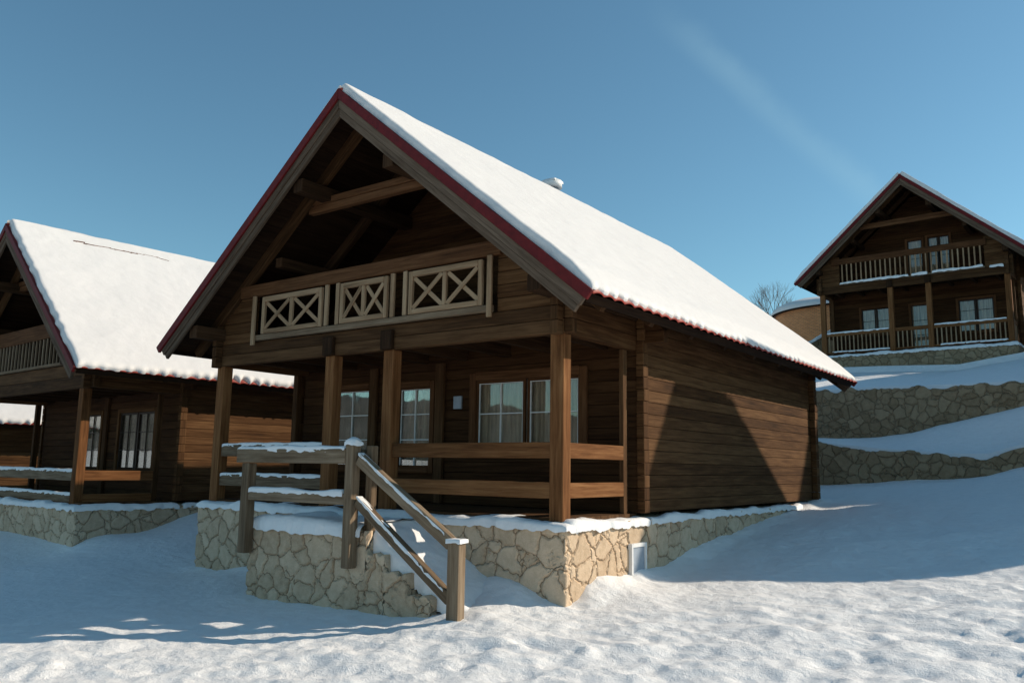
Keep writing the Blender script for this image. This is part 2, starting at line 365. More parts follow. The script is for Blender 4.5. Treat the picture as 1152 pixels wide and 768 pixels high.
def window(parent, x0, x1, z0, z1, y, nx=2, nz=2, trim=.09, leaves=1, tm='trim', sash='white', bar=.016, curtain=True, door_z=None, top_only=False):
    """window in a wall whose outer face is at y (facing -Y); frame > panes"""
    f = MB()
    f.box(x0 - trim, x0, y - .04, y + .06, z0 - trim, z1 + trim, 'z'); f.box(x1, x1 + trim, y - .04, y + .06, z0 - trim, z1 + trim, 'z')
    f.box(x0, x1, y - .045, y + .06, z1, z1 + trim * 1.1, 'x'); f.box(x0, x1, y - .055, y + .06, z0 - trim, z0, 'x')
    w = f.build('window', M[tm], parent, .006)
    lw = (x1 - x0) / leaves
    for k in range(leaves):
        a, b = x0 + k * lw, x0 + (k + 1) * lw
        s = MB(); m_ = .045 if leaves > 1 else .03
        a2, b2 = a + (.02 if k else 0), b - (.02 if k < leaves - 1 else 0)
        s.box(a2, a2 + m_, y + .002, y + .045, z0, z1, 'z'); s.box(b2 - m_, b2, y + .002, y + .045, z0, z1, 'z')
        s.box(a2 + m_, b2 - m_, y + .004, y + .044, z0, z0 + m_, 'x'); s.box(a2 + m_, b2 - m_, y + .004, y + .044, z1 - m_, z1, 'x')
        s.build('sash', M['trim' if sash == 'white' else 'sash'], w, .004)
        gb = MB()
        ia, ib, ja, jb = a2 + m_, b2 - m_, z0 + m_, z1 - m_
        gm = M['white'] if sash == 'white' else M['sash']
        for q in range(1, nx): xx = ia + (ib - ia) * q / nx; gb.box(xx - bar / 2, xx + bar / 2, y + .006, y + .030, ja, jb, 'z')
        for q in range(1, nz): zz = ja + (jb - ja) * q / nz; gb.box(ia, ib, y + .008, y + .028, zz - bar / 2, zz + bar / 2, 'x')
        if sash == 'white':
            gb.box(ia, ia + .010, y + .009, y + .029, ja, jb, 'z'); gb.box(ib - .010, ib, y + .009, y + .029, ja, jb, 'z')
            gb.box(ia, ib, y + .010, y + .027, jb - .010, jb, 'x')
        if nx == 1 and sash != 'white':
            for q in range(1, nz): gb = MB(); zz = ja + (jb - ja) * q / nz; gb.box(ia, ib, y + .008, y + .028, zz - bar / 2, zz + bar / 2, 'x'); gb.build('glazing_bar', gm, w)
        else: gb.build('glazing_bar', gm, w)
        p = MB(); p.box(ia, ib, y + .031, y + .035, ja, jb, 'z'); p.build('pane', M['glass'], w)
        if curtain:
            n = 40; X = np.linspace(a2, b2, n); zz = np.array([z0, z1])
            XX, ZZ = np.meshgrid(X, zz, indexing='ij'); YY = y + .085 + .012 * np.sin(XX * 70 + 2 * np.sin(XX * 13 + k))
            grid_obj('curtain', XX, YY, ZZ, M['curtain'], w, uv=(ZZ, XX + k * 3.1))
    d = MB(); d.box(x0 - .05, x1 + .05, y + .11, y + .13, z0 - .05, z1 + .05); d.build('dark_backing', M['dark'], w)
    return w

def roof(parent, p, seed, snowH=.10, frontgap=.03, detail=True):
    W, er, ze, zr, yf, yr = p['W'], p['er'], p['ze'], p['zr'], p['yf'], p['yr']
    xr = -W / 2; half = W / 2 + er; sl = math.hypot(half, zr - ze); c = half / sl; s = (zr - ze) / sl
    # slope frame: u from eave (0) to ridge (sl); normal (sd*s,0,c)
    def slope_pt(sd, u, y, h): return (xr + sd * (half - u * c) + sd * s * h, y, ze + u * s + c * h)
    tile = None
    for sd in (1, -1):
        per = .235; n = int((yr - yf) / per * 8); Y = np.linspace(yf, yr, n + 1)
        U = np.array([0., .0001, .35, .36, sl * .5, sl])
        u, y = np.meshgrid(U, Y, indexing='ij')
        wv = .028 * (np.abs(np.cos(np.pi * y / per)) - .4)
        h = wv + np.where(u == 0, -.02, 0) + np.where(u > .355, .006, 0)
        X, Yy, Z = slope_pt(sd, u, y, h)
        o = grid_obj('roof', X, Yy, Z, M['tile'], parent, flip=(sd > 0))
        if sd == 1: tile = o
    dk = MB(); nb = int(sl / .17)
    for sd in (1, -1):
        for k in range(nb):
            u0, u1 = .02 + k * (sl - .04) / nb, .02 + (k + 1) * (sl - .04) / nb - .004
            a = Vector(slope_pt(sd, (u0 + u1) / 2, yf + .05, -.055)); b = Vector(slope_pt(sd, (u0 + u1) / 2, yr - .05, -.055))
            dk.bar(a, b, .03, u1 - u0, (sd * -c, 0, s)) if False else dk.bar(a, b, (u1 - u0), .03, (sd * s, 0, c))
    dk.build('roof_deck', M['deck'], parent)
    # red verge flashing and barge boards, front and rear
    for yy, dr in ((yf, -1), (yr, 1)):
        for sd in (1, -1):
            def mitred(nm, u0, h0, h1, ya, yb, m_):
                # ends square at the eave, plumb on the ridge line
                g = MB(); um = lambda h: (half + s * h - .0015) / c
                P_ = [slope_pt(sd, u, y, h) for y in (yb, ya) for (u, h) in ((u0, h0), (um(h0), h0), (um(h1), h1), (u0, h1))]
                if sd < 0: P_ = P_[4:] + P_[:4]
                U = Vector((-sd * c, 0, s)); V = Vector((sd * s, 0, c)); g.hexa(P_, U, V, U.cross(V)); return g.build(nm, m_, parent, .006)
            y0_, y1_ = sorted((yy - .025, yy + .025)); mitred('verge_flashing', -.01, -.11, .012, y0_, y1_, M['red'])
            y0_, y1_ = sorted((yy - dr * .005, yy - dr * .065)); mitred('barge_board', .045, -.215, -.111, y0_, y1_, M['barge'])
            y0_, y1_ = sorted((yy - dr * .022, yy - dr * .070)); mitred('barge_board', .06, -.310, -.217, y0_, y1_, M['barge'])
    # ridge cap
    rc = MB(); rc.bar((xr, yf - .005, zr + .0), (xr, yr + .005, zr + .0), .12, .05); rc.build('ridge_cap', M['tile'], parent, .02, 2)
    # rafters with tails
    ys = [yf + .62] + list(np.linspace(1.2, yr - .6, 8)) if detail else [0., 2, 4, 6, 8]
    for qy, y in enumerate(ys):
        for sd in (1, -1):
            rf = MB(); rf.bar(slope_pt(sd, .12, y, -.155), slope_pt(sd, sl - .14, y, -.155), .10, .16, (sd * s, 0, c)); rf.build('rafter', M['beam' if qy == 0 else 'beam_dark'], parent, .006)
    # eave fascia
    for sd in (1, -1):
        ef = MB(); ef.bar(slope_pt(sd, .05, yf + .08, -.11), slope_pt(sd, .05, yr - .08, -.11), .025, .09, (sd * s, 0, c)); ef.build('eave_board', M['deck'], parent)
    # snow
    for sd in (1, -1):
        def fm(u, y, h, sd=sd):
            w = .022 * np.abs(np.cos(np.pi * y / .235))
            eav = np.clip(1 - (u - .03) / .12, 0, 1)          # scallops: snow reaches further down in the troughs
            u2 = u + eav * (p.get('teeth', .035) * (1 + .9 * noise2(y * 1.9, u * 0 + seed, 77)) * np.abs(np.cos(np.pi * y / .235)) ** p.get('texp', 8) - p.get('lip', .004))
            return slope_pt(sd, u2, y, np.where(h > 0, h * np.clip(.45 + u * 1.1, 0, 1) ** p.get('thin', 1), h) + .02)
        snow_sheet('roof_snow', .016, sl + .02, yf + frontgap, yr - frontgap, 0, snowH, .06 if sd > 0 and detail else .14, seed + (sd > 0) * 3, parent, M['snow_roof'],
                   r=.10, jit=.018, lump=.22, lsc=1.1, fmap=fm, drop=.02, rim=(1, 0, 1, 1), rb=.05, res2=.039 if sd > 0 and detail else None)
    # ridge snow roll
    def fr(a, y, h): return a * .0 + xr + a, y, zr + .03 - np.abs(a) * (zr - ze) / half * .8 + h
    snow_sheet('roof_snow', -.30, .30, yf + .05, yr - .05, 0, snowH * 1.0, .08, seed + 11, parent, M['snow_roof'], r=.28, jit=.01, lump=.35, lsc=1.5, fmap=fr, drop=.02)
    return slope_pt, c, s, sl, half, xr

def post(parent, x0, x1, y0, y1, z0, z1, m='post'):
    b = MB(); b.box(x0, x1, y0, y1, z0, z1, 'z'); return b.build('porch_post', M[m], parent, .010, 2)

def balustrade(parent, x0, x1, y, z0, z1, step=.16, m='lattice', w=.045, seed=0, d=.03, name='baluster'):
    n = max(2, int(round((x1 - x0) / step)))
    for k in range(n):
        b = MB(); xx = x0 + (k + .5) * (x1 - x0) / n
        b.box(xx - w / 2, xx + w / 2, y - d / 2, y + d / 2, z0, z1, 'z'); b.build(name, M[m], parent)

def cabin(p, label, loc, rz, group, seed):
    random.seed(seed)
    t = empty('log_cabin', label, 'cabin', loc, rz, group)
    W, P, L, er, ze, zr, yf, yr = (p[k] for k in ('W', 'P', 'L', 'er', 'ze', 'zr', 'yf', 'yr'))
    B0, B1 = p['beam']            # underside and top of the porch beam
    slope_pt, c, s, sl, half, xr = roof(t, p, seed, p.get('snowH', .095), p.get('gap', .03))
    k = (zr - ze) / half
    under = .30
    clip = lambda z: (xr - (zr - under - z) / k, xr + (zr - under - z) / k)
    wt = zr - under - (W / 2) * k       # top of the side walls
    # walls
    holes = [(w['x0'] - .02, w['x1'] + .02, w['z0'] - .02, w['z1'] + .02) for w in p['windows']]
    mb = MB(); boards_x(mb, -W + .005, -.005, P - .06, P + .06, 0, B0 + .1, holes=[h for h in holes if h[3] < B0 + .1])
    boards_x(mb, -W - .4, .4, P - .06, P + .06, B0 + .1, zr - under - .1, clip=clip, holes=[h for h in holes if h[3] >= B0 + .1]); mb.build('porch_wall', M['siding_shaded'], t, .009, 2)
    mb = MB(); boards_y(mb, -.12, 0, P - .02, L, 0, wt + .02); mb.build('side_wall', M['siding'], t, .009, 2)
    mb = MB(); boards_y(mb, -W, -W + .12, P - .02, L, 0, wt + .02); mb.build('side_wall', M['siding'], t, .009, 2)
    mb = MB(); boards_x(mb, -W, 0, L - .1, L, 0, wt); boards_x(mb, -W - .4, .4, L - .1, L, wt, zr - under - .1, clip=clip); mb.build('rear_wall', M['siding'], t, .014, 2)
    # crossing log ends at the wall corners
    for x0, x1 in ((0.002, .115), (-W - .115, -W - .002)):
        for y0, y1 in ((P - .10, P + .05), (L - .16, L + .02)):
            mb = MB(); n = round((wt) / .165); h = wt / n
            for q in range(n):
                o = random.uniform(-.006, .006); mb.box(x0 + (o if x0 > 0 else 0), x1 + (o if x0 > 0 else 0), y0, y1, q * h + .002, (q + 1) * h - .002, 'x')
            mb.build('corner_logs', M['siding'], t, .012, 2)
    # porch floor, ceiling with joists
    fl = MB(); n = 12
    for q in range(n): fl.box(-W + .03, -.03, .02 + q * (P - .1) / n, .02 + (q + 1) * (P - .1) / n - .006, -.05, -.005, 'x')
    fl.build('porch_floor', M['beam'], t)
    ce = MB()
    for q in range(11): ce.box(-W + .12, -.13, .13 + q * (P - .2) / 11, .13 + (q + 1) * (P - .2) / 11 - .005, B1 - .06, B1 - .02, 'x')
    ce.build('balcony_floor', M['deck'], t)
    for q in np.linspace(-W + .5, -.5, 8):
        j = MB(); j.box(q - .05, q + .05, .125, P - .07, B0 + .06, B1 - .065, 'y'); j.build('joist', M['beam_dark'], t)
    # front beam, side beams
    mb = MB(); boards_x(mb, -W + .0, .0, 0.0, .12, B0, B1, bh=(B1 - B0) / 2); mb.build('porch_beam', M['beam'], t, .012, 2)
    for x0, x1 in ((-.12, -.002), (-W + .002, -W + .12)):
        mb = MB(); boards_y(mb, x0, x1, .122, P - .062, B0, wt, bh=.19); mb.build('side_panel', M['siding'], t, .012, 2)
    # log ends of beam at corners
    for sx in (0, 1):
        mb = MB(); xa, xb = ((.0, .12), (-W - .12, -W))[sx]
        for q in range(4): mb.box(xa + .003, xb + random.uniform(-.01, .0), .005, .115, B0 + q * .175 + .003, B0 + (q + 1) * .175 - .003, 'x')
        for q in range(4):
            x2 = (-.118, -.004) if sx == 0 else (-W + .004, -W + .118)
            mb.box(x2[0], x2[1], -.13 + random.uniform(-.01, .01), -.002, B0 - .03 + q * .175 + .003, B0 - .03 + (q + 1) * .175 - .003, 'y')
        mb.build('corner_logs', M['beam'], t, .012, 2)
    # balcony siding panels left and right
    b0, b1 = p['balc']
    rz0, rz1 = p['rail']           # balcony rail
    for xa, xb in ((b1, .0), (-W, b0)):
        mb = MB(); boards_x(mb, xa, xb, .0, .10, B1 + .002, rz1 + .1, clip=clip); mb.build('balcony_panel', M['siding'], t, .014, 2)
    r = MB(); ex = .30
    r.bar((b0 - ex, -.035, (rz0 + rz1) / 2), (b1 + ex * .3, -.035, (rz0 + rz1) / 2), .075, rz1 - rz0); r.build('balcony_rail', M['trim'], t, .012, 2)
    bl = p['baltype']
    if bl == 'lattice':
        lo = MB(); lo.bar((b0 + .05, -.04, B1 + .045), (b1 - .04, -.04, B1 + .045), .07, .085); lo.build('bottom_rail', M['grey'], t, .008)
        zb, zt = B1 + .095, rz0 - .03
        for x in p['uprights']:
            u = MB(); ext = -.17 if x in (p['uprights'][0], p['uprights'][-1]) else .0
            u.box(x - .038, x + .038, -.082 if ext else -.06, -.022 if ext == 0 else -.078, zb + ext, rz0 - .004, 'z') if ext == 0 else u.box(x - .04, x + .04, -.115, -.078, zb + ext, rz0 - .004, 'z')
            u.build('baluster', M['lattice'], t, .006)
        for (x0, x1) in p['panels']:
            f = MB(); fw = .07
            f.box(x0, x0 + fw, -.078, -.03, zb, zt, 'z'); f.box(x1 - fw, x1, -.078, -.03, zb, zt, 'z')
            f.box(x0 + fw, x1 - fw, -.083, -.025, zb, zb + fw, 'x'); f.box(x0 + fw, x1 - fw, -.083, -.025, zt - fw - .01, zt, 'x')
            xm = (x0 + x1) / 2; f.box(xm - .035, xm + .035, -.076, -.032, zb + fw, zt - fw - .01, 'z')
            o = f.build('lattice_panel', M['lattice'], t, .006)
            for xa, xb in ((x0 + fw, xm - .035), (xm + .035, x1 - fw)):
                d = MB(); d.bar((xa + .01, -.066, zb + fw + .01), (xb - .01, -.066, zt - fw - .02), .018, .062, (0, 0, 1))
                d.bar((xa + .01, -.046, zt - fw - .02), (xb - .01, -.046, zb + fw + .01), .018, .062, (0, 0, 1)); d.build('cross_brace', M['lattice'], o, .004)
    else:
        balustrade(t, b0 + .03, b1 - .03, -.03, B1 + .05, rz0 + .03, p.get('bstep', .16), p.get('balmat', 'grey'), .05)
        lo = MB(); lo.bar((b0, -.03, B1 + .035), (b1, -.03, B1 + .035), .08, .06); lo.build('bottom_rail', M['grey'], t, .008)
        if p.get('balsnow'):
            for a, b in ((b0 + .02, b0 + (b1 - b0) * .5), (b0 + (b1 - b0) * .52, b0 + (b1 - b0) * .63), (b0 + (b1 - b0) * .66, b1 - .05), (b1 + .15, b1 + .6)):
                snow_sheet('rail_snow', a, b, -.12, .02, B1 + .06 if b < b1 else B1 + .0, .06, .05, seed + 21, t, r=.04, jit=.02, lump=.7)
    # gable truss: collar beam, purlins
    cz = p['collar']; hw = (zr - under - cz) / k
    cb = MB(); cb.box(xr - hw - .10, xr + hw + .1, .10 - .06, .10 + .05, cz - .11, cz - .002, 'x'); cb.box(xr - hw, xr + hw, .02, .16, cz + .002, cz + .10, 'x'); cb.build('collar_beam', M['trim'], t, .008)
    for dx, ye, sz in ((.93, yf + .10, .2), (2.05, .05, .16), (W / 2 - .06, yf + .10, .2)):
        for sd in (1, -1):
            pu = MB(); x = xr + sd * dx; zt = zr - dx * k - .30 - .06
            pu.box(x - sz / 2, x + sz / 2, ye, P - .07 if dx < W / 2 - .2 else P + .2, zt - sz, zt, 'y'); pu.build('purlin', M['beam_dark'], t, .01)
    # posts
    pw = .19
    pj = p['posts']
    for x in pj: post(t, x - pw / 2, x + pw / 2, .0, .17, -.04, B0 - .001)
    for x in pj[1:-1]:
        e = MB(); e.box(x - .11, x + .11, -.07, -.002, B0 + .0, B0 + .27, 'z', t=.0); e.build('joist_end', M['beam_dark'], t, .01)
    sx = p.get('sidex', -.09); post(t, sx - .03, sx + .035, P - .36, P - .25, -.04, B0 - .001, 'beam'); post(t, -W + .03, -W + .15, P - .34, P - .22, -.04, B0 - .001, 'beam')
    # rails
    (t0, t1), (l0, l1) = p['toprail'], p['lowrail']
    for xa, xb, typ in p['rails']:
        for z0, z1 in ((t0, t1), (l0, l1)):
            if typ == 'bal' and z0 == l0: z0, z1 = .04, .10
            q = MB(); q.box(xa, xb, .04, .12, z0, z1, 'x'); q.build('porch_rail', M['post' if typ != 'grey' else 'grey'], t, .010, 2)
        if typ == 'bal': balustrade(t, xa + .02, xb - .02, .08, .10, t0 + .01, .16, 'lattice', .045)
        if typ == 'bal' and p.get('balsnow') and xb - xa > 2.2:
            snow_sheet('rail_snow', xa + .03, xb - .03, .03, .13, t1, .035, .06, seed + 25, t, r=.03, jit=.012, lump=.5)
            snow_sheet('rail_snow', xa + .2, xb - .03, .03, .13, .10, .03, .06, seed + 26, t, r=.03, jit=.012, lump=.5)
        if typ == 'grey':
            for z1 in (t1, l1): snow_sheet('rail_snow', xa + .01, xb - .01, .035, .125, z1, .032, .03, seed + 27, t, r=.04, jit=.006, lump=.8, lsc=2)
    for x0, x1 in ((sx - .04, sx + .04), (-W + .05, -W + .13)):
        for z0, z1 in ((t0, t1), (l0, l1)):
            if p.get('siderail') == 'bal' and z0 == l0: z0, z1 = .04, .10
            q = MB(); q.box(x0, x1, .171, P - .361 if x0 > -1 else P - .341, z0 + .003, z1 - .003, 'y'); q.build('porch_rail', M['post'], t, .010, 2)
        if p.get('siderail') == 'bal':
            for y in np.arange(.28, P - .42, .16):
                q = MB(); q.box(x0 + .02, x1 - .02, y - .022, y + .022, .10, t0 + .01, 'z'); q.build('baluster', M['lattice'], t)
    # windows
    for w in p['windows']:
        window(t, w['x0'], w['x1'], w['z0'], w['z1'], P - .06, w.get('nx', 2), w.get('nz', 2), w.get('trim', .09), w.get('leaves', 1), w.get('tm', 'trim'), w.get('sash', 'white'))
    for xx in p.get('pilasters', ()):
        q = MB(); q.box(xx - .09, xx + .09, P - .13, P - .067, 0, B0 + .05, 'z'); q.build('wall_post', M['beam'], t, .01)
    # plinth
    pl = stone_block('stone_plinth', -W - .1, .1, -.1, L + .1, p['plinth'], lambda x, y: -.085 + .02 * math.sin(x * 7.3) * math.sin(y * 5.1 + x), M['stone' if not p.get('old') else 'stone_old'], t, p.get('pres', .035))
    # snow lying on the plinth ledge and porch edge
    snow_sheet('ledge_snow', -W - .13, .13, -.15, .30, -.10, .072, .035, seed + 31, t, r=.09, jit=.022, lump=.8, lsc=2.2, drop=.045)
    snow_sheet('ledge_snow', -.17, .145, .0, P + .02, -.104, .072, .035, seed + 37, t, r=.09, jit=.022, lump=.8, lsc=2.2, drop=.045)
    snow_sheet('ledge_snow', -.02, .13, P + .1, L + .06, -.10, .06, .05, seed + 41, t, r=.06, jit=.016, lump=.8, lsc=2.5, drop=.04)
    return t

mainp = dict(W=6.85, P=1.90, L=9.55, er=.77, ze=2.45, zr=5.87, yf=-.64, yr=10.2, beam=(2.15, 2.50), balc=(-5.95, -1.0), rail=(3.22, 3.42), baltype='lattice',
             uprights=[-5.82, -4.16, -3.92, -2.80, -2.56, -1.05], panels=[(-5.66, -4.24), (-3.84, -2.88), (-2.47, -1.19)],
             collar=4.54, posts=[-6.755, -4.08, -2.88, -.095], toprail=(.68, .87), lowrail=(.215, .40),
             rails=[(-6.66, -4.175, 'grey'), (-2.785, -.19, 'plain')],
             windows=[dict(x0=-6.0, x1=-5.12, z0=.55, z1=1.86, nx=2, nz=3), dict(x0=-4.42, x1=-3.72, z0=.55, z1=1.84, nx=2, nz=3),
                      dict(x0=-2.78, x1=-.90, z0=.86, z1=1.88, nx=2, nz=2, leaves=2, trim=.12)],
             pilasters=[-3.50, -5.0], plinth=-1.7, pres=.030)
main = cabin(mainp, 'large timber cabin with crossed lattice balcony panels, stone steps before its porch', (0, 0, 0), 0, 'timber cabins', 3)

# wall plate by the window, plinth vent, chimney of the main cabin
def vent(parent):
    
    f = MB()
    f.box(.10, .158, 1.36, 1.40, -.80, -.36, 'z'); f.box(.10, .158, 1.73, 1.77, -.80, -.36, 'z'); f.box(.10, .156, 1.40, 1.73, -.80, -.76, 'y'); f.box(.10, .156, 1.40, 1.73, -.41, -.36, 'y')
    o = f.build('plinth_vent', M['white'], parent, .004)
    b = MB(); b.box(.10, .138, 1.402, 1.728, -.758, -.412, 'z'); b.build('vent_cover', M['vent'], o)
vent(main)
wp = MB(); wp.box(-3.22, -3.06, 1.80, 1.838, 1.46, 1.66, 'z'); wp.build('wall_plate', M['vent'], main, .006)
ch = MB(); ch.tube((-3.72, 5.3, 5.3), (-3.72, 5.3, 6.16), .13, .13, 16); cho = ch.build('chimney', M['vent'], main)
cc = MB(); cc.tube((-3.72, 5.3, 6.17), (-3.72, 5.3, 6.31), .20, .20, 18); cc.build('chimney_cap', M['white'], cho)
snow_sheet('chimney_snow', -3.88, -3.56, 5.14, 5.46, 6.31, .05, .03, 3, cho, r=.12, jit=.01, lump=.5)

leftp = dict(mainp); leftp.update(balc=(-6.4, -.55), rail=(3.30, 3.62), baltype='slat', bstep=.185, balmat='grey', toprail=(.40, .60), lowrail=(-.02, .15),
             thin=.35, teeth=.085, texp=1.6, lip=.03, snowH=.115, beam=(2.18, 2.68), uprights=[], panels=[], sidex=-.37, posts=[-6.755, -.40], rails=[(-6.66, -.496, 'grey')],
             windows=[dict(x0=-4.45, x1=-3.55, z0=.6, z1=1.86, nx=2, nz=3, sash='dark', tm='siding'), dict(x0=-2.62, x1=-1.0, z0=.6, z1=1.86, nx=2, nz=3, leaves=2, sash='dark', tm='siding')],
             pilasters=[-3.25], plinth=-1.6, collar=4.7)
left = cabin(leftp, 'timber cabin at the left edge with slatted balcony, left of the lattice balcony cabin', (-10.634, -.187, -.207), -.0616, 'timber cabins', 11)
# line of rusty tile showing through the snow near its ridge
def crack(parent):
    mb = MB(); W, er, ze, zr = 6.85, .77, 2.45, 5.87; half = W / 2 + er; sl = math.hypot(half, zr - ze); cc_, ss = half / sl, (zr - ze) / sl; random.seed(4)
    y = .6; u = sl - .42
    def pt(uu, yy, h): return (-W / 2 + (half - uu * cc_) + ss * h, yy, ze + uu * ss + cc_ * h)
    while y < 2.7:
        ln = random.uniform(.04, .16); u = sl - .42 + .05 * float(noise2(y * 2.1, 3.0, 5)) + random.uniform(-.012, .012)
        w = max(.005, .035 * float(noise2(y * 1.7, 9.0, 6)) + .006)
        mb.bar(pt(u, y, .125), pt(u + random.uniform(-.03, .03), y + ln * 1.3, .125), w, .05, (ss, 0, cc_))
        y += ln
    mb.build('exposed_tiles', plain('rusty_tile', (.15, .065, .045), .7, 0., .4), parent, .004)
crack(left)
far = copy_tree(left); far.location = (-22.3, -.7, -.85); far.rotation_euler[2] = -.28
far['label'] = 'distant timber cabin with snowy eave glimpsed through the open porch of the left cabin'

rightp = dict(W=6.85, P=1.55, L=9.0, er=.91, ze=3.02, zr=6.86, yf=-.40, yr=9.4, beam=(2.50, 2.80), balc=(-6.02, -.78), rail=(3.66, 3.90), baltype='slat', bstep=.185, balmat='lattice', balsnow=True,
              collar=5.12, posts=[-6.755, -4.12, -2.74, -.095], toprail=(.74, .88), lowrail=(.05, .12), siderail='bal',
              rails=[(-6.66, -4.215, 'bal'), (-4.02, -2.84, 'bal'), (-2.64, -.19, 'bal')],
              windows=[dict(x0=-5.66, x1=-4.52, z0=.95, z1=2.0, nx=1, nz=2, leaves=2, sash='dark'), dict(x0=-3.74, x1=-3.08, z0=.12, z1=1.95, nx=1, nz=3, sash='dark'),
                       dict(x0=-2.02, x1=-.82, z0=.72, z1=1.96, nx=1, nz=3, leaves=2, sash='dark'),
                       dict(x0=-3.74, x1=-3.2, z0=3.1, z1=4.62, nx=1, nz=2, sash='dark'), dict(x0=-2.98, x1=-2.2, z0=3.1, z1=4.66, nx=1, nz=2, leaves=2, sash='dark')],
              plinth=-2.0, pres=.05, old=True, snowH=.13, gap=.0)
right = cabin(rightp, 'two storey timber chalet with baluster balcony standing high on the terraces at the right', (2.348, 26.085, 5.30), -.054, 'timber cabins', 23)
nb = copy_tree(right); nb.location = (14.0, 23.25, 6.0); nb.rotation_euler[2] = 0
nb['label'] = 'next two storey timber chalet of the uphill row, right of the frame, shading the terraces'

# narrow steep neighbour on the right whose shadow falls on the side wall
def neighbour():
    random.seed(31)
    t = empty('timber_house', 'narrow steep timber house right of the frame, shading the cabin side wall', 'house', (7.5, 11.21, .2), R(-43), None)
    zr = 7.62; prof = [(-3.13, zr - .91 - 2.87), (-1.25, zr - .91), (0, zr), (2.35, zr - 4.0)]; Lh = 6.5     # gambrel on one side
    px = [q[0] for q in prof]; pz = [q[1] for q in prof]
    def clip(z):
        l = max(-2.85, np.interp(z + .2, pz[:3], px[:3])); r = min(2.2, (zr - .2 - z) / 1.70); return (float(l), float(r))
    for y0 in (.3, Lh - .42):
        mb = MB(); boards_x(mb, -2.85, 2.2, y0, y0 + .12, -1.2, zr - .4, bh=.2, clip=clip); mb.build('gable_wall', M['siding'], t, .014, 2)
    for x0, z1 in ((-2.84, pz[0]), (2.07, pz[3])):
        mb = MB(); boards_y(mb, x0, x0 + .12, .42, Lh - .42, -1.2, z1); mb.build('side_wall', M['siding'], t, .009, 2)
    for k in range(3):
        a = Vector((px[k], 0, pz[k])); b = Vector((px[k + 1], 0, pz[k + 1]))
        if a.z > b.z: a, b = b, a
        d = b - a; n = Vector((-d.z, 0, d.x)); n = n if n.z > 0 else -n; n.normalize()
        m_ = MB(); mid = (a + b) / 2 - n * .06
        m_.bar(mid, mid + Vector((0, Lh, 0)), d.length, .1, n); m_.build('roof', M['tile'], t, .01)
        e = d.normalized(); l = d.length
        snow_sheet('roof_snow', .03, l + .02, .03, Lh - .03, 0, .10, .15, 50 + k, t, M['snow_roof'], r=.12, jit=.03, lump=.3, lsc=1.,
                   fmap=lambda u, y, h, a=a, e=e, n=n: (a.x + e.x * u + n.x * h, y, a.z + e.z * u + n.z * h))
    for x0, x1, z0, z1 in ((-1.5, -.5, 1.0, 2.1), (.3, 1.2, 1.0, 2.1), (-.9, .1, 3.6, 4.7)):
        window(t, x0, x1, z0, z1, .29, 2, 2)
neighbour()

